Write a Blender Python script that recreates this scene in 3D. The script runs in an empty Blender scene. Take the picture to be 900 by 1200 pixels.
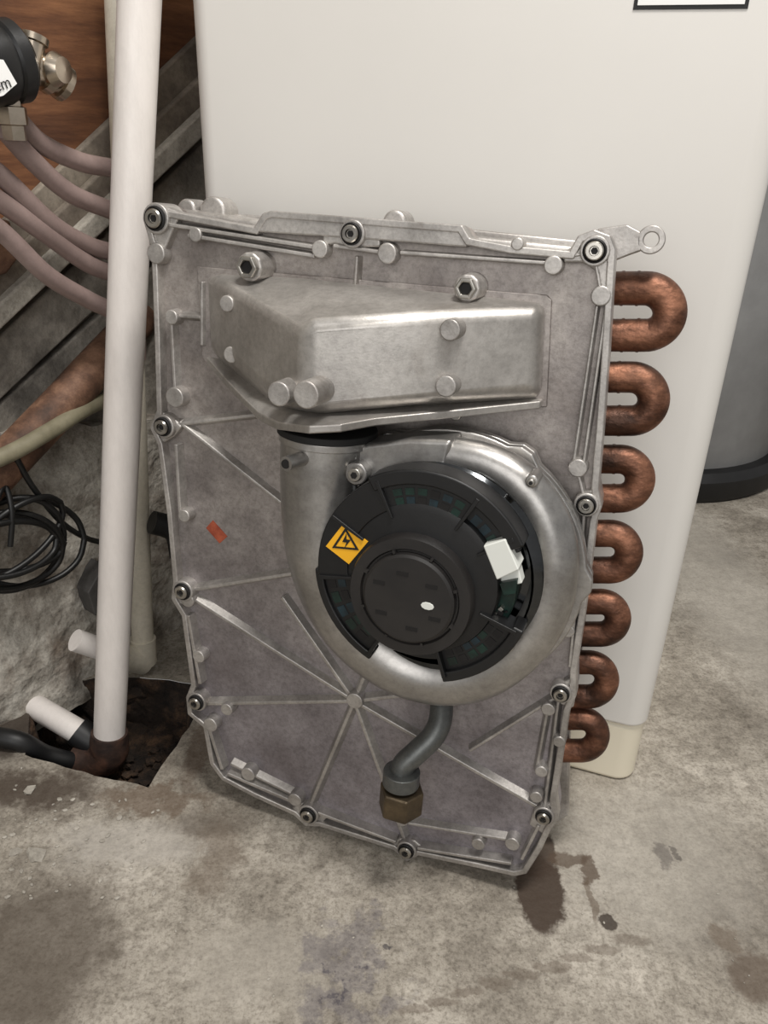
import bpy, bmesh, math, random
from mathutils import Vector, Matrix, noise
random.seed(4)
sc=bpy.context.scene
sc.view_settings.view_transform='Standard'
H=0.65; FPX=930.0
# ---------------- camera frame -----------------
upc=Vector((65,1900,930)).normalized()
fc=Vector((0,0,-1)); fc=(fc-upc*fc.dot(upc)).normalized()
rc=fc.cross(upc).normalized()
R=Matrix((rc,fc,upc))
C=Vector((0,0,H))
def ray(px,py): return R@Vector((px-450,600-py,-FPX))
def hit(px,py,p,n):
    d=ray(px,py); return C+d*((p-C).dot(n)/d.dot(n))
Z=Vector((0,0,1))
def FL(px,py,z=0): return hit(px,py,Vector((0,0,z)),Z)
def YP(px,py,y): return hit(px,py,Vector((0,y,0)),Vector((0,1,0)))
cd=bpy.data.cameras.new('camera'); cam=bpy.data.objects.new('camera',cd); sc.collection.objects.link(cam)
cam.matrix_world=Matrix.Translation(C)@R.to_4x4()
cd.sensor_fit='VERTICAL'; cd.sensor_height=36; cd.sensor_width=27; cd.lens=FPX/1200*36; cd.clip_start=0.01
sc.camera=cam
# ---------------- frames -----------------
YAW=math.radians(19.0); LEAN=math.radians(6.5)
U=Vector((math.cos(YAW),-math.sin(YAW),0)); B=Vector((math.sin(YAW),math.cos(YAW),0))
Vv=(B*math.sin(LEAN)+Z*math.cos(LEAN)); N=U.cross(Vv)
O=FL(478,1007)+Z*0.003
M=Matrix((( U.x,Vv.x,N.x,O.x),(U.y,Vv.y,N.y,O.y),(U.z,Vv.z,N.z,O.z),(0,0,0,1)))
def PL(px,py,w=0):
    q=hit(px,py,O+N*w,N)-O
    return Vector((q.dot(U),q.dot(Vv),w))
def RD(px,py,w,r): return (PL(px+r,py,w)-PL(px-r,py,w)).length/2
# left wall frame
w0=FL(0,822); w1=FL(230,702); WD=(w1-w0).normalized(); WN=Vector((WD.y,-WD.x,0))
def WP(px,py,o=0): return hit(px,py,w0+WN*o,WN)
# ---------------- materials -----------------
def s(r,g,b):
    f=lambda c:(c/255/12.92) if c/255<=0.04045 else ((c/255+0.055)/1.055)**2.4
    return (f(r),f(g),f(b),1)
def mat(name,c1,c2=None,scale=8,rough=0.6,metal=0,bump=0.0,bscale=60,c3=None,rvar=0.0,stretch=(1,1,1),coat=0,lo=0.35,hi=0.65,bdist=0.01,grad=None,speck=0,patch=None):
    m=bpy.data.materials.new(name); m.use_nodes=True; nt=m.node_tree; n=nt.nodes; l=nt.links
    b=n['Principled BSDF']; b.inputs['Roughness'].default_value=rough; b.inputs['Metallic'].default_value=metal
    b.inputs['Coat Weight'].default_value=coat
    tc=n.new('ShaderNodeTexCoord'); mp=n.new('ShaderNodeMapping'); mp.inputs['Scale'].default_value=stretch
    l.new(tc.outputs['Object'],mp.inputs[0])
    if c2:
        no=n.new('ShaderNodeTexNoise'); no.inputs['Scale'].default_value=scale; no.inputs['Detail'].default_value=8; no.inputs['Roughness'].default_value=0.65
        l.new(mp.outputs[0],no.inputs['Vector'])
        r=n.new('ShaderNodeValToRGB'); r.color_ramp.elements[0].position=lo; r.color_ramp.elements[1].position=hi
        r.color_ramp.elements[0].color=c1; r.color_ramp.elements[1].color=c2
        if c3:
            e=r.color_ramp.elements.new((lo+hi)/2); e.color=c3
        l.new(no.outputs['Fac'],r.inputs[0]); cur=r.outputs[0]
        if speck:
            n3=n.new('ShaderNodeTexNoise'); n3.inputs['Scale'].default_value=scale*14; n3.inputs['Detail'].default_value=9; n3.inputs['Roughness'].default_value=.8
            l.new(mp.outputs[0],n3.inputs['Vector'])
            r3=n.new('ShaderNodeValToRGB'); r3.color_ramp.elements[0].position=.38; r3.color_ramp.elements[0].color=(.45,.44,.43,1); r3.color_ramp.elements[1].position=.56; r3.color_ramp.elements[1].color=(1,1,1,1)
            l.new(n3.outputs['Fac'],r3.inputs[0])
            mx=n.new('ShaderNodeMix'); mx.data_type='RGBA'; mx.blend_type='MULTIPLY'; mx.inputs['Factor'].default_value=speck
            l.new(cur,mx.inputs['A']); l.new(r3.outputs[0],mx.inputs['B']); cur=mx.outputs['Result']
        if patch: # second colour in large patches (scale, lo, hi, colour, amount)
            n4=n.new('ShaderNodeTexNoise'); n4.inputs['Scale'].default_value=patch[0]; n4.inputs['Detail'].default_value=9; n4.inputs['Roughness'].default_value=.65; n4.inputs['Distortion'].default_value=.6
            l.new(mp.outputs[0],n4.inputs['Vector'])
            mr4=n.new('ShaderNodeMapRange'); mr4.inputs['From Min'].default_value=patch[1]; mr4.inputs['From Max'].default_value=patch[2]; mr4.inputs['To Max'].default_value=patch[4]
            l.new(n4.outputs['Fac'],mr4.inputs['Value'])
            mx=n.new('ShaderNodeMix'); mx.data_type='RGBA'; mx.inputs['B'].default_value=patch[3]; l.new(mr4.outputs[0],mx.inputs['Factor']); l.new(cur,mx.inputs['A']); cur=mx.outputs['Result']
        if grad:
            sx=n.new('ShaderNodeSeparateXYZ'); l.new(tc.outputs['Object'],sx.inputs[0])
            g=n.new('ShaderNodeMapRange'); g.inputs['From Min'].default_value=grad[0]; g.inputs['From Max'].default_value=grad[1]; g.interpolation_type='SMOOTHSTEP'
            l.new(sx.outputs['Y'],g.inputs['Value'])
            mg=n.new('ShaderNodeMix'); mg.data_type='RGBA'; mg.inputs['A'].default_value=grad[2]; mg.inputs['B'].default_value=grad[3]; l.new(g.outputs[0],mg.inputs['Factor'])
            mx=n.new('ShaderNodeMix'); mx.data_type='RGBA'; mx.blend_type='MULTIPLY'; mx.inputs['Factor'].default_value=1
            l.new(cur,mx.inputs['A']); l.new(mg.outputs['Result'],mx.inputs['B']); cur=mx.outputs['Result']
        l.new(cur,b.inputs['Base Color'])
        if rvar:
            mr=n.new('ShaderNodeMapRange'); mr.inputs['From Min'].default_value=0.3; mr.inputs['From Max'].default_value=0.7
            mr.inputs['To Min'].default_value=rough-rvar; mr.inputs['To Max'].default_value=rough+rvar
            l.new(no.outputs['Fac'],mr.inputs['Value']); l.new(mr.outputs[0],b.inputs['Roughness'])
    else: b.inputs['Base Color'].default_value=c1
    if bump:
        n2=n.new('ShaderNodeTexNoise'); n2.inputs['Scale'].default_value=bscale; n2.inputs['Detail'].default_value=6
        l.new(mp.outputs[0],n2.inputs['Vector'])
        bu=n.new('ShaderNodeBump'); bu.inputs['Strength'].default_value=bump; bu.inputs['Distance'].default_value=bdist
        l.new(n2.outputs['Fac'],bu.inputs['Height']); l.new(bu.outputs[0],b.inputs['Normal'])
    return m
ALU =mat('cast_aluminium',s(160,156,152),s(204,200,195),20,0.47,0.78,0.15,500,s(184,180,176),0.06,bdist=0.0008,speck=.4,patch=(18,.56,.72,s(126,114,104),.45))
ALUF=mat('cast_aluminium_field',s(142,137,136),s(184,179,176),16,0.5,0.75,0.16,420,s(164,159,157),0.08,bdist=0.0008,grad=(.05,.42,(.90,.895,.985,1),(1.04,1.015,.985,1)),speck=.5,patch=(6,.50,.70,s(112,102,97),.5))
ALUH=mat('cast_aluminium_hood',s(164,160,156),s(198,194,189),12,0.42,0.78,0.14,600,s(182,178,173),0.06,bdist=0.0006,speck=.35,patch=(9,.54,.72,s(128,116,105),.45))
ALUV=mat('volute_aluminium',s(152,150,148),s(190,187,183),14,0.36,0.88,0.08,400,None,0.07,bdist=0.0006,speck=.3,patch=(12,.55,.72,s(122,116,110),.4))
STEEL=mat('zinc_steel',s(150,146,140),s(190,186,178),40,0.3,0.95)
CHROME=mat('nickel',s(150,138,122),s(200,188,172),20,0.28,1)
SDARK=mat('dark_recess',s(20,18,18),None,rough=0.6,metal=0.2)
COPPER=mat('aged_copper',s(58,42,35),s(164,116,92),18,0.48,0.78,0.15,90,s(108,74,58),0.1,stretch=(1,1.6,1),speck=.5,patch=(20,.50,.66,s(78,56,46),.7))
BLACK=mat('black_plastic',s(11,11,12),s(18,18,19),30,0.42,0,0.1,400,bdist=0.0005)
BLACK2=mat('black_plastic_hub',s(24,22,22),s(38,35,33),14,0.5,0,0.1,400,bdist=0.0005)
DISH=mat('motor_can',s(60,62,64),s(100,102,104),8,0.1,1)
PCB=mat('circuit_board',s(8,26,22),s(16,50,42),90,0.35,0)
BLUE=mat('blue_component',s(8,22,28),s(24,50,60),60,0.4)
WCON=mat('white_connector',s(222,224,218),None,rough=0.45)
YEL=mat('yellow_label',s(240,176,30),None,rough=0.5)
INK=mat('black_ink',s(15,14,14),None,rough=0.6)
RED=mat('red_tape',s(140,60,38),s(180,90,60),90,0.6,speck=.5)
BRASS=mat('aged_brass',s(66,58,48),s(106,92,72),30,0.45,0.75,0.1,90)
GRAYT=mat('grey_steel_tube',s(84,86,86),s(120,122,120),20,0.42,0.7,speck=.3)
GASK=mat('gasket_rubber',s(16,16,16),None,rough=0.7)
CAB=mat('cabinet_enamel',s(217,214,209),s(221,218,213),2,0.4,0,0.03,500,bdist=0.0005)
CREAM=mat('cabinet_base_cream',s(226,218,198),None,rough=0.5)
LAB=mat('paper_label',s(238,238,236),None,rough=0.5)
PVC=mat('white_pvc',s(206,199,194),s(228,222,217),6,0.42,0,0.05,80,stretch=(1,1,.3),speck=.12)
PVC2=mat('aged_pvc',s(196,189,172),s(216,209,194),10,0.5,speck=.25)
RUST=mat('rusty_pipe',s(66,46,35),s(140,106,84),26,0.7,0.1,0.4,60,s(102,73,56),bdist=.003,speck=.4)
DRUST=mat('corroded_fitting',s(40,28,24),s(96,66,52),30,0.7,0.2,0.5,80,s(64,46,38),bdist=.003)
TAN=mat('tan_tube',s(108,102,82),s(142,136,114),20,0.6)
MAUVE=mat('mauve_hose',s(134,116,111),s(158,138,133),14,0.45,0,0.05,60,speck=.15)
PLY=mat('plywood',s(70,42,27),s(138,94,62),5,0.75,0,0.2,30,s(106,68,43),stretch=(1,1,7),bdist=.002,speck=.3)
GWOOD=mat('weathered_wood',s(84,76,67),s(152,142,128),9,0.85,0,0.4,60,s(118,108,97),bdist=.004,speck=.5)
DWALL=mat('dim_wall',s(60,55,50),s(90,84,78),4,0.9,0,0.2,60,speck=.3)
CONC=mat('raw_concrete',s(106,101,94),s(172,166,156),12,0.9,0,0.7,60,s(140,134,125),bdist=.005,speck=.5)
LCONC=mat('light_concrete',s(146,140,130),s(194,188,177),14,0.9,0,0.7,60,bdist=.005,speck=.5)
WCONC=mat('whitewashed_concrete',s(122,114,104),s(196,191,181),16,0.88,0,0.9,70,s(168,162,152),bdist=0.006,lo=0.36,hi=0.62,speck=.6,patch=(9,.52,.66,s(100,84,70),.8))
SOIL=mat('pit_soil',s(26,20,16),s(92,70,52),30,0.95,0,1.0,70,s(50,39,31),bdist=0.01,speck=.6)
SLATE=mat('dark_slate',s(60,58,56),s(84,82,80),20,0.7)
CABLE=mat('black_cable',s(14,14,14),None,rough=0.45)
RUBB=mat('black_rubber',s(17,17,18),s(27,27,28),20,0.5)
TANK=mat('grey_tank',s(126,126,126),s(148,148,148),5,0.5)
# ---------------- mesh helpers -----------------
def finish(bm,name,m,parent=None,bev=0,seg=2,ang=35,smooth=True):
    bmesh.ops.recalc_face_normals(bm,faces=bm.faces)
    me=bpy.data.meshes.new(name); bm.to_mesh(me); bm.free()
    me.materials.append(m)
    if smooth:
        me.polygons.foreach_set('use_smooth',[True]*len(me.polygons))
        me.set_sharp_from_angle(angle=math.radians(ang))
    o=bpy.data.objects.new(name,me); sc.collection.objects.link(o)
    if bev:
        b=o.modifiers.new('bevel','BEVEL'); b.width=bev; b.segments=seg; b.limit_method='ANGLE'; b.angle_limit=math.radians(30); b.harden_normals=True
    if parent: o.parent=parent
    return o
def prism(name,pts,z0,z1,m,parent=None,bev=0,seg=2,draft=None):
    bm=bmesh.new(); top=draft or pts
    a=[bm.verts.new((p[0],p[1],z0)) for p in pts]; b=[bm.verts.new((p[0],p[1],z1)) for p in top]
    n=len(a)
    bm.faces.new(a); bm.faces.new(b)
    for i in range(n): bm.faces.new((a[i],a[(i+1)%n],b[(i+1)%n],b[i]))
    return finish(bm,name,m,parent,bev,seg)
def circ(c,r,n=40,a0=0): return [(c[0]+r*math.cos(a0+2*math.pi*i/n),c[1]+r*math.sin(a0+2*math.pi*i/n)) for i in range(n)]
def cyl(name,c,r,z0,z1,m,parent=None,n=32,bev=0,taper=1.0,a0=0):
    return prism(name,circ(c,r,n,a0),z0,z1,m,parent,bev,2,circ(c,r*taper,n,a0))
def lathe(name,c,prof,m,parent=None,n=64):
    bm=bmesh.new(); rings=[]
    for r,z in prof: rings.append([bm.verts.new((c[0]+r*math.cos(2*math.pi*i/n),c[1]+r*math.sin(2*math.pi*i/n),z)) for i in range(n)])
    for k in range(len(rings)-1):
        for i in range(n): bm.faces.new((rings[k][i],rings[k][(i+1)%n],rings[k+1][(i+1)%n],rings[k+1][i]))
    bm.faces.new(rings[0]); bm.faces.new(rings[-1])
    return finish(bm,name,m,parent,ang=30)
def sector(name,c,r0,r1,a0,a1,z0,z1,m,parent,bev=0.0015,n=None):
    n=n or max(4,int(abs(a1-a0)/5))
    A=[math.radians(a0+(a1-a0)*i/n) for i in range(n+1)]
    pts=[(c[0]+r1*math.cos(a),c[1]+r1*math.sin(a)) for a in A]+[(c[0]+r0*math.cos(a),c[1]+r0*math.sin(a)) for a in reversed(A)]
    return prism(name,pts,z0,z1,m,parent,bev)
def cr(pts,rad,sub):
    P=[pts[0]]+list(pts)+[pts[-1]]; Q=[rad[0]]+list(rad)+[rad[-1]]; out=[];ro=[]
    for i in range(1,len(P)-2):
        for k in range(sub):
            t=k/sub; a,b,c,d=P[i-1],P[i],P[i+1],P[i+2]
            out.append(0.5*((2*b)+(c-a)*t+(2*a-5*b+4*c-d)*t*t+(3*b-a-3*c+d)*t**3)); ro.append(Q[i]+(Q[i+1]-Q[i])*t)
    out.append(P[-2]); ro.append(Q[-2]); return out,ro
def sweep(name,pts,rad,m,parent=None,segs=20,sub=8,flat=None):
    pts=[Vector(p) for p in pts]
    if not isinstance(rad,(list,tuple)): rad=[rad]*len(pts)
    P,Rr=cr(pts,rad,sub) if sub>1 else (pts,rad)
    bm=bmesh.new(); rings=[]; t=(P[1]-P[0]).normalized(); nn=t.orthogonal().normalized()
    for i,p in enumerate(P):
        t=(P[min(i+1,len(P)-1)]-P[max(i-1,0)]).normalized()
        nn=(nn-t*nn.dot(t)).normalized(); bb=t.cross(nn)
        rings.append([bm.verts.new(p+(nn*math.cos(2*math.pi*k/segs)+bb*math.sin(2*math.pi*k/segs))*Rr[i]) for k in range(segs)])
    for a,b in zip(rings,rings[1:]):
        for k in range(segs): bm.faces.new((a[k],a[(k+1)%segs],b[(k+1)%segs],b[k]))
    bm.faces.new(rings[0]); bm.faces.new(rings[-1])
    return finish(bm,name,m,parent,ang=50)
def empty(name,mw=None):
    e=bpy.data.objects.new(name,None); e.empty_display_size=0.05; sc.collection.objects.link(e)
    if mw: e.matrix_world=mw
    return e
def meshpoly(name,verts,faces,m,parent=None,bev=0,seg=2):
    bm=bmesh.new(); v=[bm.verts.new(p) for p in verts]
    for f in faces: bm.faces.new([v[i] for i in f])
    return finish(bm,name,m,parent,bev,seg)
# =============== HEAT EXCHANGER =================
hx=empty('heat_exchanger',M)
outl=[(170,256),(175,243),(188,238),(200,247),(300,266),(310,250),(320,247),(543,264),(552,279),(600,288),(668,294),(678,276),(697,269),(716,276),(722,292),(719,340),(714,420),(708,500),(702,570),(706,592),(700,610),(694,660),(686,720),(676,785),(676,813),(668,832),(660,885),(652,935),(655,957),(645,972),(636,992),(618,1021),(604,1024),(560,1014),(492,1000),(478,1007),(462,993),(376,966),(360,966),(346,953),(300,932),(262,912),(248,893),(240,850),(222,835),(220,815),(226,800),(215,720),(203,700),(205,680),(198,600),(187,520),(178,500),(186,480),(184,400),(180,290)]
OL=[PL(x,y,0).xy for x,y in outl]
def area(p): return sum(p[i].x*p[(i+1)%len(p)].y-p[(i+1)%len(p)].x*p[i].y for i in range(len(p)))/2
if area(OL)<0: OL.reverse()
def inset(p,d):
    n=len(p); r=[]
    for i in range(n):
        a=(p[i]-p[i-1]).normalized(); b=(p[(i+1)%n]-p[i]).normalized()
        na=Vector((-a.y,a.x)); nb=Vector((-b.y,b.x)); k=(na+nb); k=k/max(0.5,k.length_squared/2) if k.length>1e-6 else na
        r.append(p[i]+k*d)
    return r
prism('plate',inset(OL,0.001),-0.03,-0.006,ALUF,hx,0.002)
def ring(name,o,i,z0,z1,m,bev):
    bm=bmesh.new(); n=len(o)
    a=[bm.verts.new((*q,z0)) for q in o]; b=[bm.verts.new((*q,z1)) for q in o]
    c=[bm.verts.new((*q,z1)) for q in i]; d=[bm.verts.new((*q,z0)) for q in i]
    for k in range(n):
        j=(k+1)%n
        bm.faces.new((a[k],a[j],b[j],b[k])); bm.faces.new((b[k],b[j],c[j],c[k])); bm.faces.new((c[k],c[j],d[j],d[k])); bm.faces.new((d[k],d[j],a[j],a[k]))
    return finish(bm,name,m,hx,bev,2)
ring('rim',OL,inset(OL,0.0055),-0.012,0.004,ALU,0.0012)
BOD=[PL(x,y,-0.03).xy for x,y in [(192,250),(215,244),(330,262),(540,275),(690,290),(712,300),(708,420),(700,560),(690,660),(675,780),(660,860),(648,935),(600,975),(470,955),(350,915),(262,880),(240,800),(222,690),(200,500)]]
prism('rear_casting',BOD,-0.066,-0.028,ALU,hx,0.004)
BF=[PL(x,y,-0.06).xy for x,y in [(200,246),(330,254),(545,268),(700,284),(716,294),(712,420),(704,560),(694,660),(680,780),(668,860),(666,955),(655,962),(600,975),(470,955)]]
prism('rear_flange',BF+[PL(x,y,-0.06).xy for x,y in [(350,915),(262,880),(222,690),(205,500)]],-0.070,-0.058,ALU,hx,0.002)
for (x,y,r,w) in [(228,247,11,-.045),(258,249,15,-.05),(468,262,14,-.045)]:
    c=PL(x,y,w); cyl('top_boss',c,RD(x,y,w,r),w-0.012,w+0.014,ALU,hx,24,0.003)
b=PL(763,281,-.03); rr=RD(763,281,-.03,17)
def ringobj(name,c,ro,ri,z0,z1,m,parent,n=32,bev=0.001):
    bm=bmesh.new(); L=[]
    for r,z in ((ro,z0),(ro,z1),(ri,z1),(ri,z0)): L.append([bm.verts.new((c[0]+r*math.cos(2*math.pi*i/n),c[1]+r*math.sin(2*math.pi*i/n),z)) for i in range(n)])
    for k in range(4):
        for i in range(n): bm.faces.new((L[k][i],L[k][(i+1)%n],L[(k+1)%4][(i+1)%n],L[(k+1)%4][i]))
    return finish(bm,name,m,parent,bev)
ringobj('hanging_lug',b,rr,rr*0.52,-.037,-.028,ALU,hx)
prism('lug_arm',[PL(x,y,-.03).xy for x,y in [(700,268),(735,263),(752,272),(752,294),(735,300),(700,314)]],-.037,-.028,ALU,hx,.0015)
def rib(p,q,wpx=7,h=0.007,base=-0.007,m=ALU,top=0.3,bev=.0008):
    A=PL(*p).xy; Bq=PL(*q).xy; d=(Bq-A).normalized(); n=Vector((-d.y,d.x)); w=RD(p[0],p[1],0,wpx/2)
    pts=[A+n*w,Bq+n*w,Bq-n*w,A-n*w]; tp=[A+n*w*top,Bq+n*w*top,Bq-n*w*top,A-n*w*top]
    prism('rib',pts,base,base+h,m,hx,bev,2,tp)
S0=(415,822)
for q in [(212,693),(232,825),(361,950),(476,990),(637,950),(600,800),(330,700),(440,760)]: rib(S0,q,12,0.0075)
for p,q in [((192,499),(305,486)),((210,495),(330,590)),((214,693),(345,672)),((637,957),(655,815)),((628,905),(642,830)),
            ((236,330),(236,405)),((418,300),(415,345)),((205,370),(235,372)),((550,880),(655,815)),((205,462),(200,372)),((478,965),(600,985)),((350,935),(270,895))]: rib(p,q,10,0.0075)
for p,q in [((190,262),(372,290)),((222,276),(370,300)),((392,288),(450,296)),((470,296),(640,308)),((660,302),(690,296)),
            ((712,350),(684,545)),((700,358),(673,540)),((697,300),(705,345)),((677,550),(687,590)),
            ((655,300),(552,283)),((668,780),(685,600)),((208,520),(213,600)),((222,720),(236,800)),((246,850),(262,900)),((268,905),(350,940)),((372,950),(465,985)),((490,992),(600,1010)),((612,1005),(632,965))]: rib(p,q,7,0.0105,-0.007,ALU,0.5)
def web(pts,z=0.002): prism('corner_web',[PL(x,y,0).xy for x,y in pts],-.01,z,ALU,hx,.002)
web([(660,296),(700,268),(722,292),(716,350),(706,352),(700,318),(684,308),(660,308)])
web([(172,258),(190,240),(214,250),(205,268),(192,300),(180,300)])
web([(378,262),(412,254),(446,266),(446,290),(428,290),(412,292),(394,286),(378,288)],.001)
web([(186,480),(206,492),(214,500),(204,512),(188,522)],.001); web([(204,680),(226,690),(222,704),(208,712)],.001)
web([(702,570),(680,578),(672,592),(682,604),(700,610)],.001); web([(676,790),(656,800),(648,814),(658,826),(672,830)],.001)
web([(652,935),(636,944),(624,952),(620,966),(640,980)],.001); web([(340,948),(352,940),(370,944),(384,958),(376,966)],.001); web([(456,988),(468,982),(486,984),(500,996),(486,1002)],.001)
prism('top_lip',[PL(x,y,0).xy for x,y in [(302,272),(312,251),(322,248),(541,265),(550,280),(548,290),(425,280)]],-.02,.003,ALU,hx,.0015)
def bolt(x,y,r,w=0.006,h=0.008):
    c=PL(x,y,w); R1=RD(x,y,w,r)
    cyl('bolt_boss',c,R1,-0.02,w,ALU,hx,28,0.0012)
    lathe('bolt_washer',c,[(R1*.8,w-.001),(R1*.8,w+.0015),(R1*.7,w+.0022),(R1*.62,w+.001),(R1*.6,w-.001)],SDARK,hx,28)
    lathe('bolt_head',c,[(R1*.62,w-.001),(R1*.62,w+h*.45),(R1*.54,w+h*.6),(R1*.34,w+h*.6),(R1*.3,w+h*.3),(0.0002,w+h*.28)],STEEL,hx,28)
    cyl('bolt_socket',c,R1*.24,w,w+h*.42,SDARK,hx,6)
for b_ in [(182,256,15),(412,274,15),(697,294,18),(191,500,12),(214,693,11),(230,823,10),(361,955,11),(476,997,11),(637,957,12),(657,813,13),(687,592,15)]: bolt(*b_)
def pad(x,y,r,w0=-.007,w1=.005,m=ALU,t=.93):
    c=PL(x,y,w1); cyl('cast_pad',c,RD(x,y,w1,r),w0,w1,m,hx,26,0.0012,t)
for p in [(182,297,11),(374,292,10),(453,297,12),(648,311,12),(704,347,13),(204,466,11),(677,549,12),(415,822,10),(219,704,8),(228,275,8),(265,832,7),(246,850,8),(642,832,9),(634,905,8),(628,935,8),(345,938,8),(290,908,8),(470,962,8),(560,990,8),(600,990,9),(200,372,8),(215,605,7),(665,740,9),(232,770,7),(655,870,8),(606,286,8)]: pad(*p)
def standoff(x,y,r):
    c=PL(x,y,.02); R1=RD(x,y,.02,r)
    cyl('standoff',c,R1,-.007,.018,ALU,hx,10,0.002,.9)
    ringobj('standoff_nut',c,R1*.72,R1*.42,.016,.023,STEEL,hx,6)
    cyl('standoff_hole',c,R1*.42,.017,.0195,SDARK,hx,20)
standoff(290,313,17); standoff(546,338,18)
hv=[(235,318,0),(330,322,0),(640,353,0),(634,472,0),(395,490,0),(300,478,0),(240,412,0),
    (262,330,.02),(352,384,.085),(372,376,.085),(520,366,.05),(634,361,.013),
    (629,460,.013),(520,470,.05),(372,484,.085),(350,480,.085),(325,468,.07),(262,412,.022)]
HV=[PL(*v) for v in hv]
for i in range(7): HV[i].z=-.007
hf=[(7,8,16,17),(8,15,16),(8,9,14,15),(9,10,13,14),(10,11,12,13),
    (0,1,8,7),(1,9,8),(1,10,9),(1,2,11,10),(2,3,12,11),(3,4,13,12),(4,14,13),(4,5,15,14),(5,16,15),(5,6,17,16),(6,0,7,17),(0,6,5,4,3,2,1)]
meshpoly('duct_hood',HV,hf,ALUH,hx,0.008,5)
prism('hood_base_flange',[PL(x,y,0).xy for x,y in [(228,312),(640,346),(646,352),(640,478),(300,492),(234,420)]],-.008,-.003,ALUF,hx,.001)
fl=[(242,418,0),(262,442,.02),(285,466,.045),(303,484,.065),(325,495,.088),(362,499,.105),(400,497,.1),(440,490,.075),(520,482,.05),(634,470,.006)]
top=[PL(*p) for p in fl]
vb=[Vector((p.x,p.y-0.006,p.z)) for p in top]
ends=[Vector((top[-1].x,top[-1].y,-.006)),Vector((top[0].x,top[0].y,-.006))]
T=top+ends; Bt=vb+[e-Vector((0,.006,0)) for e in ends]; n=len(T)
meshpoly('hood_outlet_flange',T+Bt,[tuple(range(n)),tuple(range(n,2*n))]+[(i,(i+1)%n,n+(i+1)%n,n+i) for i in range(n)],ALUH,hx,.0012)
for (x,y,r,wa,wb) in [(527,387,13,.03,.058),(522,453,13,.03,.058),(326,462,14,.05,.097),(358,463,16,.06,.108),(265,356,9,.015,.03),(270,416,9,.015,.03)]: pad(x,y,r,wa,wb,ALU,.95)
pad(533,486,8,-.005,.03,STEEL)
def diskv(name,c,ru,rw,v0,v1,m,parent,n=40,bev=.0008):
    bm=bmesh.new()
    a=[bm.verts.new((c.x+ru*math.cos(2*math.pi*i/n),v0,c.z+rw*math.sin(2*math.pi*i/n))) for i in range(n)]
    b=[bm.verts.new((c.x+ru*math.cos(2*math.pi*i/n),v1,c.z+rw*math.sin(2*math.pi*i/n))) for i in range(n)]
    bm.faces.new(a); bm.faces.new(b)
    for i in range(n): bm.faces.new((a[i],a[(i+1)%n],b[(i+1)%n],b[i]))
    return finish(bm,name,m,parent,bev)
d=[PL(x,y,-.005).xy for x,y in [(249,610),(266,629),(257,637),(241,619)]]
prism('red_tape',d,-.0065,-.0055,RED,hx)
sp=[(516,800,.0),(517,838,.018),(508,862,.03),(488,882,.04),(472,898,.046),(469,918,.048)]
sweep('drain_tube',[PL(*p) for p in sp],RD(500,860,.03,13),GRAYT,hx,20,6)
c=PL(470,914,.048); r=RD(470,914,.048,20)
diskv('tube_collar',c,r,r,c.y-.004,c.y+.010,GRAYT,hx)
c2=PL(471,926,.048); r=RD(471,926,.048,25)
diskv('hex_nut',c2,r,r,c2.y-.021,c2.y+.003,BRASS,hx,6,.002)
for (yt,yb,xr,tw,xl) in [(320,411,803,36,700),(425,510,783,34,696),(522,600,766,32,690),(610,683,752,30,684),(691,757,738,28,676),(763,829,724,26,664),(829,892,713,25,655)]:
    w=-.05; ra=RD(xl,yt,w,tw/2)*1.1; yt2=yt+tw/2; yb2=yb-tw/2; xr2=xr-tw/2; h=(yb2-yt2)/2; cy=(yt2+yb2)/2
    pts=[(xl-20,yt2),(xl+20,yt2)]+[(xr2-h*1.05+h*1.05*math.sin(math.radians(t)),cy-h*math.cos(math.radians(t))) for t in range(0,181,18)]+[(xl+20,yb2),(xl-20,yb2)]
    sweep('copper_return_bend',[PL(x,y,w) for x,y in pts],ra,COPPER,hx,22,3)
    for yy in (yt2,yb2):
        for q_ in (28,46):
            if xl+q_+4 < xr2-h*1.05:
                p=PL(xl+q_,yy,w); q=PL(xl+q_+3,yy,w); sweep('copper_collar',[p,q],ra*1.035,COPPER,hx,22,1)
# =============== BLOWER FAN =================
fan=empty('blower_fan',M)
tp=[(384,503,50),(382,540,49),(381,590,47),(384,640,45),(396,688,42),(420,733,39),(460,770,36),(505,789,34),(555,788,33),(598,765,32),(630,728,31),(646,685,30),(648,640,29),(635,598,27),(607,563,25),(568,541,22),(520,532,20),(470,531,18),(440,534,16)]
sweep('volute_duct',[PL(x,y,.048) for x,y,r in tp],[RD(x,y,.048,r) for x,y,r in tp],ALUV,fan,32,6)
c=PL(384,505,.048)
diskv('outlet_gasket',c,RD(384,505,.048,54),RD(384,505,.048,54),c.y-.002,c.y+.0035,GASK,fan)
diskv('outlet_collar',c,RD(384,505,.048,52),RD(384,505,.048,52),c.y-.008,c.y-.002,ALUV,fan)
c=PL(522,660,.03); r=RD(526,660,.03,150)
def flg(k): return [(c.x+(r*k+(0.005 if i%12 in (0,1) else 0))*math.cos(2*math.pi*i/72),c.y+(r*k+(0.005 if i%12 in (0,1) else 0))*math.sin(2*math.pi*i/72)) for i in range(72)]
prism('volute_back_flange',flg(1.02),.010,.018,ALUV,fan,.0015)
prism('volute_back_flange_upper',flg(1.03),.023,.031,ALUV,fan,.0015)
c=PL(520,660,.055); r=RD(524,660,.055,140)
lathe('volute_casing',c,[(r*.98,.0),(r,.05),(r*.985,.0565),(r*.95,.0595),(r*.945,.0580),(r*.925,.0580),(r*.92,.0605),(r*.86,.061),(r*.84,.058),(.001,.058)],ALUV,fan,80)
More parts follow.
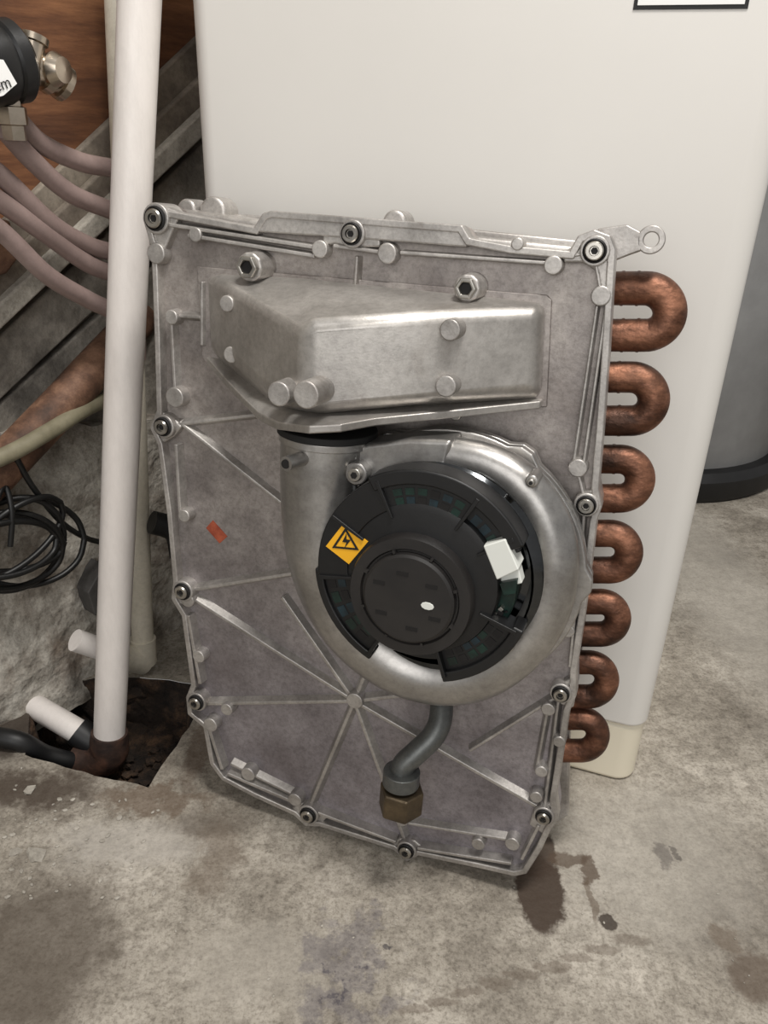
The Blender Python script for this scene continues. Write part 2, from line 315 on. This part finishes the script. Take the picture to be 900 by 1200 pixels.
prism('cutoff_face',[PL(x,y,.062).xy for x,y in [(395,640),(392,545),(405,530),(430,520),(480,514),(530,516),(520,560),(440,600)]],.03,.062,ALUV,fan,.004,3)
c=PL(508,668,.062); r=RD(510,668,.062,126)
lathe('motor_can',c,[(r,.055),(r,.064),(r*.97,.067),(r*.9,.068),(r*.86,.060),(.001,.060)],DISH,fan,72)
q=PL(352,537,.085); sweep('pressure_port',[q+Vector((.006,0,-.02)),q+Vector((-.004,-.001,.016))],RD(350,537,.09,8),ALUV,fan,20,1)
q2=q+Vector((-.004,-.001,.016)); cyl('port_hole',q2,RD(350,537,.09,5),q2.z-.002,q2.z+.0008,SDARK,fan,16)
for x,y,r in [(415,557,13),(592,760,9),(622,566,8)]:
    q=PL(x,y,.075); cyl('casing_screw_boss',q,RD(x,y,.07,r),.05,.072,ALUV,fan,24,.0015); cyl('casing_screw',q,RD(x,y,.07,r*.6),.07,.0755,STEEL,fan,20,.001); cyl('casing_screw_hole',q,RD(x,y,.07,r*.3),.07,.0762,SDARK,fan,6)
cm=PL(492,678,.085); k=RD(492,678,.085,1)
cyl('circuit_board',cm,k*100,.06,.074,PCB,fan,48)
sector('board_edge_right',cm,k*60,k*106,-45,35,.06,.0745,PCB,fan)
for i in range(70):
    a=random.uniform(-60,60); rr=random.uniform(70,102)*k
    x=cm.x+rr*math.cos(math.radians(a)); y=cm.y+rr*math.sin(math.radians(a)); z=random.uniform(.001,.004); q=random.uniform(.0012,.004)
    prism('component',circ((x,y),q,4,random.random()),.074,.0745+z,random.choice([BLUE,SDARK,SDARK,WCON,STEEL,PCB]),fan,.0003)
lathe('electronics_cover',cm,[(k*90,.066),(k*90,.084),(k*88,.087),(k*80,.088),(.001,.088)],BLACK,fan,72)
sector('cover_ring_upper',cm,k*84,k*122,62,118,.066,.0865,BLACK,fan)
sector('cover_ring_upper_bar',cm,k*110,k*127,30,122,.066,.090,BLACK,fan)
sector('cover_ring_right',cm,k*84,k*118,26,62,.066,.082,BLACK,fan)
sector('cover_ring_left',cm,k*84,k*122,118,190,.066,.0885,BLACK,fan)
sector('cover_ring_lower_left',cm,k*84,k*124,190,244,.066,.084,BLACK,fan)
sector('cover_lip_lower_left',cm,k*117,k*127,186,246,.066,.087,BLACK,fan)
sector('cover_ring_lower',cm,k*84,k*104,244,290,.066,.080,BLACK,fan)
sector('cover_ring_lower_right',cm,k*84,k*124,290,342,.066,.084,BLACK,fan)
sector('cover_lip_lower_right',cm,k*114,k*127,288,344,.066,.088,BLACK,fan)
for a in (35,62,118,152,190,244,290,342): sector('cover_rib',cm,k*76,k*120,a-1.2,a+1.2,.08,.0905,BLACK,fan,.0005,2)
def vents(a0,a1,na,rs,z):
    for i in range(na):
        for j in range(len(rs)-1):
            aa=a0+(a1-a0)*i/na; ab=a0+(a1-a0)*(i+.72)/na; r0=rs[j]; r1=rs[j]+(rs[j+1]-rs[j])*.75
            sector('vent_opening',cm,k*r0,k*r1,aa,ab,z-.004,z+.0004,random.choice([SDARK,SDARK,PCB,PCB,BLUE]),fan,0,4)
vents(66,114,6,[88,98,108],.0865); vents(192,240,5,[92,104,117],.084); vents(294,338,6,[88,100,112],.084); vents(36,60,3,[90,104],.082)
ch=PL(478,702,.1); kh=RD(480,700,.1,1)
lathe('motor_hub',ch,[(kh*72,.086),(kh*72,.095),(kh*70,.098),(kh*58,.098),(kh*56,.096),(kh*54,.096),(kh*53,.1005),(kh*50,.102),(.001,.102)],BLACK2,fan,72)
for a in range(20,380,45):
    sector('hub_rib',ch,kh*54,kh*58,a,a+3,.0955,.1005,BLACK2,fan,0,2)
for dx,dy in [(-34,14),(-8,30),(26,22),(33,-16),(8,-34),(-29,-22)]:
    q=(ch.x+dx*kh,ch.y+dy*kh); prism('hub_slot',[(q[0]-.0045,q[1]-.0016),(q[0]+.0045,q[1]-.0016),(q[0]+.0045,q[1]+.0016),(q[0]-.0045,q[1]+.0016)],.1015,.1023,SDARK,fan)
q=PL(501,710,.102); prism('paint_dot',[(q.x+.005*math.cos(t*.628),q.y+.003*math.sin(t*.628)) for t in range(10)],.102,.1028,WCON,fan,.0003)
prism('plug_connector',[PL(x,y,.092).xy for x,y in [(566,640),(592,632),(608,668),(582,680)]],.07,.092,WCON,fan,.001)
prism('plug_connector_base',[PL(x,y,.08).xy for x,y in [(562,632),(598,626),(612,684),(584,690)]],.068,.08,WCON,fan,.001)
prism('terminal_block',[PL(x,y,.085).xy for x,y in [(585,684),(606,680),(604,696),(590,698)]],.07,.085,PCB,fan,.0005)
wl=.0888
prism('warning_label',[PL(x,y,wl).xy for x,y in [(403,613),(431,635),(409,661),(382,640)]],wl-.001,wl+.0003,YEL,fan)
tri=[PL(x,y,wl+.0005).xy for x,y in [(405,618),(421,645),(389,642)]]
cen=(tri[0]+tri[1]+tri[2])/3; tin=[cen+(t-cen)*.72 for t in tri]
meshpoly('warning_triangle',[Vector((*p,wl+.0007)) for p in tri+tin],[(0,1,4,3),(1,2,5,4),(2,0,3,5)],INK,fan)
bo=[PL(x,y,wl+.0007).xy for x,y in [(406,625),(401,635),(406,636),(403,643),(411,633),(406,632)]]
meshpoly('warning_bolt',[Vector((*p,wl+.0007)) for p in bo],[(0,1,2,5),(5,2,3,4)],INK,fan)
# =============== CABINET =================
fp=FL(742,922)
def CP(px,py):
    q=hit(px,py,fp,B); return Vector(((q-fp).dot(U),0,q.z))
xl=CP(222,100).x; xr=CP(897,190).x; xr2=CP(757,895).x
XR=(xr+xr2)/2
CM=Matrix(((U.x,B.x,0,fp.x),(U.y,B.y,0,fp.y),(0,0,1,0),(0,0,0,1)))
cab=empty('boiler_cabinet',CM)
def rrect(x0,x1,y0,y1,r,n=8):
    o=[]
    for cx,cy,a in ((x1-r,y1-r,0),(x0+r,y1-r,90),(x0+r,y0+r,180),(x1-r,y0+r,270)):
        for i in range(n+1):
            t=math.radians(a+90*i/n); o.append((cx+r*math.cos(t),cy+r*math.sin(t)))
    return o
zc=CP(735,852).z
prism('cabinet_body',rrect(xl,XR,0,.34,.022),zc,1.15,CAB,cab,.004,3)
prism('cabinet_base',rrect(xl+.002,XR-.002,.002,.338,.022),0.0,zc-.0008,CREAM,cab,.006,3)
p0=CP(742,10); p1=CP(876,12)
def box(name,x0,x1,y0,y1,z0,z1,m,par,bev=0): return prism(name,[(x0,y0),(x1,y0),(x1,y1),(x0,y1)],z0,z1,m,par,bev)
zl=(p0.z+p1.z)/2
box('rating_label',p0.x,p1.x,-.0006,.001,zl,zl+.07,INK,cab); box('rating_label_paper',p0.x+.0028,p1.x-.0028,-.0010,.001,zl+.0028,zl+.0672,LAB,cab)
for i in range(5): box('label_text_line',p0.x+.008,p1.x-.012-.01*(i%2),-.0013,.001,zl+.012+i*.011,zl+.0145+i*.011,INK,cab)
# =============== ROOM =================
pit0=[(28,884),(100,905),(172,922),(200,885),(228,842),(224,800),(150,792),(60,800),(34,835)]
pit=[]
for i in range(len(pit0)):
    a=Vector(pit0[i]); b2=Vector(pit0[(i+1)%len(pit0)]); kk=max(1,int((b2-a).length/12))
    for j in range(kk):
        q=a.lerp(b2,j/kk)+Vector((random.uniform(-2,2),random.uniform(-1.6,1.6))); pit.append(FL(q.x,q.y))
def floor_mat():
    m=mat('floor_concrete',s(118,111,101),s(180,173,162),7,0.8,0,0.5,180,s(149,142,131),bdist=.002,lo=.33,hi=.66)
    nt=m.node_tree; n=nt.nodes; l=nt.links; b=n['Principled BSDF']
    src=b.inputs['Base Color'].links[0].from_socket
    tc=n.new('ShaderNodeTexCoord'); cur=src
    for scl,lo,hi,fac,dark in ((75,.36,.56,.75,(.5,.48,.46,1)),(260,.40,.52,.65,(.5,.48,.45,1)),(26,.34,.5,.45,(.6,.58,.55,1)),(130,.30,.36,.8,(.3,.28,.26,1))):
        fn=n.new('ShaderNodeTexNoise'); fn.inputs['Scale'].default_value=scl; fn.inputs['Detail'].default_value=10; fn.inputs['Roughness'].default_value=.75
        l.new(tc.outputs['Object'],fn.inputs['Vector'])
        r=n.new('ShaderNodeValToRGB'); r.color_ramp.elements[0].position=lo; r.color_ramp.elements[0].color=dark; r.color_ramp.elements[1].position=hi; r.color_ramp.elements[1].color=(1.08,1.08,1.08,1)
        l.new(fn.outputs['Fac'],r.inputs[0])
        mx=n.new('ShaderNodeMix'); mx.data_type='RGBA'; mx.blend_type='MULTIPLY'; mx.inputs['Factor'].default_value=fac
        l.new(cur,mx.inputs['A']); l.new(r.outputs[0],mx.inputs['B']); cur=mx.outputs['Result']
    dn=n.new('ShaderNodeTexNoise'); dn.inputs['Scale'].default_value=30; dn.inputs['Detail'].default_value=10; dn.inputs['Roughness'].default_value=.7
    l.new(tc.outputs['Object'],dn.inputs['Vector'])
    ds=n.new('ShaderNodeVectorMath'); ds.operation='SUBTRACT'; ds.inputs[1].default_value=(.5,.5,.5); l.new(dn.outputs['Color'],ds.inputs[0])
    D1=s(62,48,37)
    stains_and_shade=[(40,1120,100,100,.12,s(80,70,60),.75,.8),(300,1130,100,50,.12,s(178,171,160),.4,.9),(150,985,90,30,.1,s(184,178,170),.5,.9),(840,680,60,120,.15,s(176,170,160),.5,.9),(760,1000,130,90,.15,s(176,170,160),.45,.9),  # first patch: lower-left corner shadow plus brown stain, painted into the floor colour
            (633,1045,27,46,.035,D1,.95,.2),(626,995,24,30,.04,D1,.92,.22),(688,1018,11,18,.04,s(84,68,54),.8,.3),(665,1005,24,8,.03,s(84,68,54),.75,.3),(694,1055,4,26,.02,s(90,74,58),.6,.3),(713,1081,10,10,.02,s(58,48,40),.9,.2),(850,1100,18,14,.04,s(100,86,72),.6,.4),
            (885,1145,28,30,.04,s(92,78,66),.7,.4),(780,1010,12,18,.08,s(88,82,78),.6,.6),(792,1000,4,7,.04,s(60,54,50),.6,.4),(410,1130,40,60,.3,s(84,80,92),.4,.9),(460,1106,6,5,.06,s(50,46,54),.7,.6),(400,1160,6,8,.1,s(60,56,66),.6,.7),(425,1128,5,4,.1,s(60,56,66),.6,.7),(385,1140,4,5,.1,s(60,56,66),.6,.7),
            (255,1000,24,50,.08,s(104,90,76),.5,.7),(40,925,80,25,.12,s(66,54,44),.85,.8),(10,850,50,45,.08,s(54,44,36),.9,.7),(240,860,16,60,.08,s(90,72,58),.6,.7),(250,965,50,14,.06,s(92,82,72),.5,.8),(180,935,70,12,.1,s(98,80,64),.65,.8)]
    for i in range(9): stains_and_shade.append((740-i*32,1103+i*10,22,6,.03,s(98,86,74),.5,.4))
    for (x,y,rx,ry,dist,col,amt,soft) in stains_and_shade:
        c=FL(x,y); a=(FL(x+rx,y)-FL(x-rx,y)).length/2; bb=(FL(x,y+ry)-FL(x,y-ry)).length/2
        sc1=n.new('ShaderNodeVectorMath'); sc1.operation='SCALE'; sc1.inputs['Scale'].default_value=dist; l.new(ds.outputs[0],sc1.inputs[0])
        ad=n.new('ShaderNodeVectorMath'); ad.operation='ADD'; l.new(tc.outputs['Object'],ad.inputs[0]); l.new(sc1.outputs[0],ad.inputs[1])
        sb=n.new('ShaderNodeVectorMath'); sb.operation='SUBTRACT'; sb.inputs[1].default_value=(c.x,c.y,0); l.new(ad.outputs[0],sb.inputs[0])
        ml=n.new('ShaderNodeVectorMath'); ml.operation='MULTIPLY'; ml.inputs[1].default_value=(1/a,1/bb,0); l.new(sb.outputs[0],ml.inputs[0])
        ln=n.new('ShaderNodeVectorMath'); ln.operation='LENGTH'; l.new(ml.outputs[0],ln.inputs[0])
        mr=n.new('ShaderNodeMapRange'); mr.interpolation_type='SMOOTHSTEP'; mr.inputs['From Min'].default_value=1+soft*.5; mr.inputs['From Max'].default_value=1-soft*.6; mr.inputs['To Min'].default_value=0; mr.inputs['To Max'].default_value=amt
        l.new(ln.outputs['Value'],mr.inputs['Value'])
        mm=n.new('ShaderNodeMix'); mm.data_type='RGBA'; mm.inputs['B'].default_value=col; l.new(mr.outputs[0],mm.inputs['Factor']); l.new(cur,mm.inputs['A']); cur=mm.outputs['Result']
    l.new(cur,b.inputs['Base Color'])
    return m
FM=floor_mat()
bm=bmesh.new()
ov=[bm.verts.new(p) for p in [(-1.6,-1.2,0),(2.4,-1.2,0),(2.4,2.6,0),(-1.6,2.6,0)]]
iv=[bm.verts.new((p.x,p.y,0)) for p in pit]
ed=[bm.edges.new((L[i],L[(i+1)%len(L)])) for L in (ov,iv) for i in range(len(L))]
bmesh.ops.triangle_fill(bm,use_beauty=True,edges=ed)
for f in bm.faces:
    f.normal_update()
    if f.normal.z<0: f.normal_flip()
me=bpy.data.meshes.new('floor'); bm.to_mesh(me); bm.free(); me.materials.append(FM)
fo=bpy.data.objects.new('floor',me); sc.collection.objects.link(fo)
bm=bmesh.new(); n=len(pit); D=.07
ctr=sum(pit,Vector())/n
a=[bm.verts.new((p.x,p.y,-.0005)) for p in pit]; b=[bm.verts.new(((p.x*.9+ctr.x*.1),(p.y*.9+ctr.y*.1),-D)) for p in pit]; cc=bm.verts.new((ctr.x,ctr.y,-D))
for i in range(n): bm.faces.new((a[i],a[(i+1)%n],b[(i+1)%n],b[i])); bm.faces.new((b[i],b[(i+1)%n],cc))
bmesh.ops.triangulate(bm,faces=bm.faces)
bmesh.ops.subdivide_edges(bm,edges=bm.edges,cuts=4,use_grid_fill=True)
for v in bm.verts:
    if v.co.z<-.01: v.co+=Vector(noise.noise_vector(v.co*50))*.010
for i in range(60):
    q=ctr+Vector((random.uniform(-.07,.07),random.uniform(-.04,.04),-D+.004)); rr=random.uniform(.002,.008)
    gm=bmesh.ops.create_icosphere(bm,subdivisions=1,radius=rr,matrix=Matrix.Translation(q)@Matrix.Diagonal((1,.8,.6,1)))
    for v in gm['verts']: v.co+=Vector(noise.noise_vector(v.co*200))*rr*.4
me=bpy.data.meshes.new('floor_pit'); bm.to_mesh(me); bm.free(); me.materials.append(SOIL); o=bpy.data.objects.new('floor_pit',me); sc.collection.objects.link(o)
def wall(name,p,q,z0,z1,th,m):
    d=(q-p).normalized(); nn=Vector((-d.y,d.x,0))*th
    return prism(name,[p.xy,q.xy,(q+nn).xy,(p+nn).xy],z0,z1,m)
wall('wall_left',w0-WD*1.2,w0+WD*0.95,-.08,2.2,.08,CONC)
wall('wall_back',Vector((-1.6,2.3,0)),Vector((2.4,2.3,0)),0,2.2,.08,DWALL)
foot=empty('foundation_footing')
def slab(name,pp,o0,o1,m,par=foot,bev=.003):
    v=[WP(x,y,o1) for x,y in pp]; v1=[p-WN*(o1-o0) for p in v]; n=len(v)
    return meshpoly(name,v+v1,[tuple(range(n)),tuple(range(n,2*n))]+[(i,(i+1)%n,n+(i+1)%n,n+i) for i in range(n)],m,par,bev,2)
def band(name,a,b,o0,o1,m,sl=.95,sl2=.95):
    X0,X1=-120,262
    slab(name,[(X1,a-sl*X1),(X1,b-sl2*X1),(X0,b-sl2*X0),(X0,a-sl*X0)],o0,o1,m)
slab('plywood_sheathing',[(-150,-150),(270,-150),(270,10),(215,58),(0,262),(-150,405)],0,.012,PLY)
band('sill_board',264,312,0,.020,GWOOD); band('sill_board_lower',314,352,0,.028,GWOOD); band('stair_ledge',356,388,0,.040,LCONC)
band('stair_ledge_lower',394,470,0,.020,CONC); band('concrete_band',474,640,0,.014,CONC,.9,.6)
slab('brown_block',[(-60,258),(12,258),(26,298),(8,322),(-60,330)],0.03,.06,RUST)
bm=bmesh.new(); NX,NY=110,110; g=[]
for j in range(NY+1):
    row=[]
    for i in range(NX+1):
        fx=i/NX; fy=j/NY
        x=-90+fx*350
        yt=(492+ (130-x)*.10)+8*noise.noise(Vector((x*.05,0,0)))
        top_=WP(x,yt,.03); p=Vector((top_.x,top_.y,top_.z*(1-fy)+(-.03)*fy))
        dsp=noise.fractal(p*9,1,2,3)*.008+noise.fractal(p*60,1,2,3)*.002+(.012*fy*fy)
        if j==0: dsp=-.04
        row.append(bm.verts.new(p+WN*dsp))
    g.append(row)
for j in range(NY):
    for i in range(NX): bm.faces.new((g[j][i],g[j][i+1],g[j+1][i+1],g[j+1][i]))
finish(bm,'whitewashed_footing',WCONC,foot,ang=60)
# white pipe
sp_=empty('pvc_standpipe')
pb=FL(128,866,-.012); pt=YP(166,-60,.80)
r_=.0185; pd=(pt-pb).normalized()
sweep('pipe',[pb,pb.lerp(pt,.5),pt,pt+pd*.25],[r_*.97,r_,r_*1.0,r_],PVC,sp_,32,4)
sweep('corroded_elbow',[pb+pd*.010,pb-pd*.004,pb-pd*.02,pb+Vector((-.02,-.004,-.034)),pb+Vector((-.045,.0,-.036))],[r_*1.12,r_*1.2,r_*1.2,r_*1.1,r_*1.1],DRUST,sp_,24,4)
sp2=empty('pvc_drain_pipe')
q0=WP(136,-80,.065); q1=WP(168,772,.085)
sweep('pipe',[q0,q0.lerp(q1,.5),q1],.0135,PVC2,sp2,28,4)
sweep('elbow',[q1+(q0-q1).normalized()*.03,q1,WP(166,772,.085)-Vector((0,0,.004)),WP(140,768,.085),WP(125,764,.085)],.0165,PVC2,sp2,24,4)
sweep('stub',[WP(140,768,.085),WP(88,750,.07)],.0135,PVC,sp2,24,1)
fpipe=empty('floor_drain_pipe')
sweep('pipe',[FL(20,815,.0),FL(45,830,-.002),FL(100,862,-.02)],.0145,PVC,fpipe,24,3)
sweep('black_coupling',[FL(90,856,-.016),FL(110,870,-.03)],.0175,RUBB,fpipe,24,1)
bh=empty('black_hose'); sweep('hose',[FL(-30,860,.012),FL(20,868,.010),FL(52,884,-.02),FL(85,892,-.04),FL(100,886,-.055)],.011,RUBB,bh,18,6)
fr=empty('foam_wrap'); sweep('wrap',[WP(178,612,.11),WP(205,622,.12),WP(212,650,.12)],.014,RUBB,fr,16,4)
sl=empty('slate_offcut'); slab('slab',[(103,695),(122,662),(142,672),(138,722),(112,722)],.03,.06,SLATE,sl,.002)
rp=empty('rusty_pipe'); sweep('pipe',[WP(-70,622,.075),WP(60,487,.065),WP(110,432,.05),WP(165,372,.0)],.0215,RUST,rp,28,4)
tt=empty('tan_tube'); sweep('tube',[WP(-60,560,.108),WP(10,532,.104),WP(60,504,.094),WP(110,474,.07),WP(160,458,.045)],.0085,TAN,tt,18,6)
hb=empty('hose_bundle')
for i,pp in enumerate([[(22,142),(48,168),(95,190),(150,204),(166,240)],[(6,152),(40,190),(85,228),(150,258),(160,300)],[(-60,165),(0,205),(60,262),(105,288),(155,306),(160,350)],[(-60,200),(0,236),(55,275),(105,310),(155,332),(160,372)],[(-60,230),(0,270),(55,322),(105,352),(155,378),(162,420)]]):
    n=len(pp); sweep('hose',[WP(x,y,.118-.033*(j/(n-1))) for j,(x,y) in enumerate(pp)],.0088,MAUVE,hb,18,8)
# valve
vv=empty('pressure_valve')
def ax(p,d,prof,name,m,par,n=28):
    d=d.normalized(); bm=bmesh.new(); e=d.orthogonal().normalized(); f=d.cross(e); rings=[]
    for r,t in prof: rings.append([bm.verts.new(p+d*t+(e*math.cos(2*math.pi*i/n)+f*math.sin(2*math.pi*i/n))*r) for i in range(n)])
    for a,b in zip(rings,rings[1:]):
        for i in range(n): bm.faces.new((a[i],a[(i+1)%n],b[(i+1)%n],b[i]))
    bm.faces.new(rings[0]); bm.faces.new(rings[-1])
    return finish(bm,name,m,par,ang=35)
c=WP(-4,82,.13); rgt=(WP(60,85,.13)-c).normalized(); RZ=Vector((0,0,1))
ax(c-rgt*.03,rgt+RZ*.15,[(.0001,-.01),(.024,-.008),(.030,0),(.031,.03),(.029,.036),(.031,.038),(.031,.048),(.027,.052),(.018,.054),(.0001,.054)],'body',BLACK,vv,40)
ax(c+rgt*.022,rgt+RZ*.1,[(.016,0),(.016,.006),(.012,.008),(.012,.014),(.0001,.015)],'neck',CHROME,vv,28)
ax(WP(48,80,.13),rgt+RZ*-.55,[(.0001,-.012),(.010,-.011),(.013,-.008),(.013,.004),(.016,.005),(.016,.012),(.012,.013),(.012,.017),(.015,.018),(.015,.024),(.0001,.025)],'side_fitting',CHROME,vv,16)
ax(WP(38,60,.135),rgt*.4+RZ,[(.0001,-.014),(.009,-.013),(.009,.006),(.011,.007),(.011,.012),(.0001,.013)],'bleed_screw',CHROME,vv,16)
ax(WP(66,82,.14),WN+rgt*.3,[(.0001,-.012),(.012,-.010),(.014,0),(.010,.008),(.0001,.010)],'knob',CHROME,vv)
dn_=(WP(16,150,.13)-WP(10,108,.13))
ax(WP(10,108,.13),dn_,[(.010,0),(.010,.010),(.013,.011),(.013,.024),(.010,.025),(.010,.036),(.0001,.037)],'hose_nut',CHROME,vv,6)
lb=[WP(x,y,.166) for x,y in [(-40,66),(4,70),(20,98),(4,112),(-40,124)]]
meshpoly('label',lb+[p-WN*.003 for p in lb],[(0,1,2,3,4),(9,8,7,6,5)]+[(i,(i+1)%5,5+(i+1)%5,5+i) for i in range(5)],LAB,vv)
tx=bpy.data.curves.new('label_text','FONT'); tx.body='stem'; tx.size=.012; tx.materials.append(INK); to=bpy.data.objects.new('label_text',tx); sc.collection.objects.link(to)
o_=WP(-16,112,.1668); xa=(WP(20,100,.1668)-o_).normalized(); za=WN; ya=za.cross(xa)
to.matrix_world=Matrix(((xa.x,ya.x,za.x,o_.x),(xa.y,ya.y,za.y,o_.y),(xa.z,ya.z,za.z,o_.z),(0,0,0,1))); to.parent=vv
# cable
cb=empty('cable_coil')
sweep('cable_lead',[WP(18,535,.09),WP(38,570,.09),WP(70,610,.08),(WP(100,630,.07)),WP(128,637,.06),WP(150,640,.06)],.0032,CABLE,cb,12,8)
for i in range(6):
    cx=14+random.uniform(-12,12); cy=636+random.uniform(-10,10); rx=50+random.uniform(-14,24); ry=36+random.uniform(-10,16); ph=random.uniform(-.8,.5)
    pts=[WP(cx+rx*math.cos(t)*math.cos(ph)-ry*math.sin(t)*math.sin(ph),cy+rx*math.cos(t)*math.sin(ph)+ry*math.sin(t)*math.cos(ph),.075+.006*math.sin(t*2+i)+.004*i) for t in [2*math.pi*j/14 for j in range(15)]]
    sweep('cable_loop',pts,.0034,CABLE,cb,10,4)
sweep('cable_tie',[WP(-10,600,.1),WP(5,570,.09),WP(14,600,.1),WP(12,640,.1)],.003,CABLE,cb,10,5)
# rubble chips
rb=bpy.data.meshes.new('rubble'); bm=bmesh.new()
chips=[(42,1001,.012),(18,998,.007),(35,926,.008)]+[(random.uniform(0,190),random.uniform(900,1060),random.uniform(.001,.0035)) for _ in range(80)]+[(random.uniform(200,880),random.uniform(1030,1190),random.uniform(.0006,.0015)) for _ in range(70)]
for (x,y,r) in chips:
    if y<935 and x>36: continue
    c=FL(x,y,.0008)
    gm=bmesh.ops.create_icosphere(bm,subdivisions=1,radius=r,matrix=Matrix.Translation(c)@Matrix.Rotation(random.random()*3,4,'Z')@Matrix.Diagonal((1,.7,.3,1)))
    for v in gm['verts']: v.co+=Vector(noise.noise_vector(v.co*200))*r*.3
bm.to_mesh(rb); bm.free(); rb.materials.append(LCONC); o=bpy.data.objects.new('rubble_chips',rb); sc.collection.objects.link(o)
# right background: tank standing behind the cabinet
tk=empty('storage_tank'); TC=Vector((.576,1.708,0))
ax(TC,Z,[(.26,.03),(.272,.05),(.272,1.0),(.22,1.08),(.001,1.1)],'tank_body',TANK,tk,72)
ax(TC,Z,[(.295,0),(.303,.012),(.303,.045),(.290,.06),(.26,.064)],'base_ring',RUBB,tk,72)
# =============== LIGHTS =================
def area_l(name,loc,tgt,size,power,col,sy=None):
    ld=bpy.data.lights.new(name,'AREA'); ld.energy=power; ld.color=col; ld.size=size
    if sy: ld.shape='RECTANGLE'; ld.size_y=sy
    o=bpy.data.objects.new(name,ld); sc.collection.objects.link(o); o.location=loc
    o.rotation_euler=(Vector(tgt)-Vector(loc)).to_track_quat('-Z','Y').to_euler()
area_l('ceiling_light',(.30,.15,2.1),(.1,.8,.2),.45,32,(1,.97,.925),.3)
area_l('rear_fill_light',(-.3,-1.5,1.3),(.15,.8,.3),1.4,18,(1,.988,.97))  # added soft fill behind the camera, no actual door opening there
w=bpy.data.worlds.new('world'); sc.world=w; w.use_nodes=True
bgn=w.node_tree.nodes['Background']; bgn.inputs[0].default_value=(1,.982,.958,1); bgn.inputs[1].default_value=.36
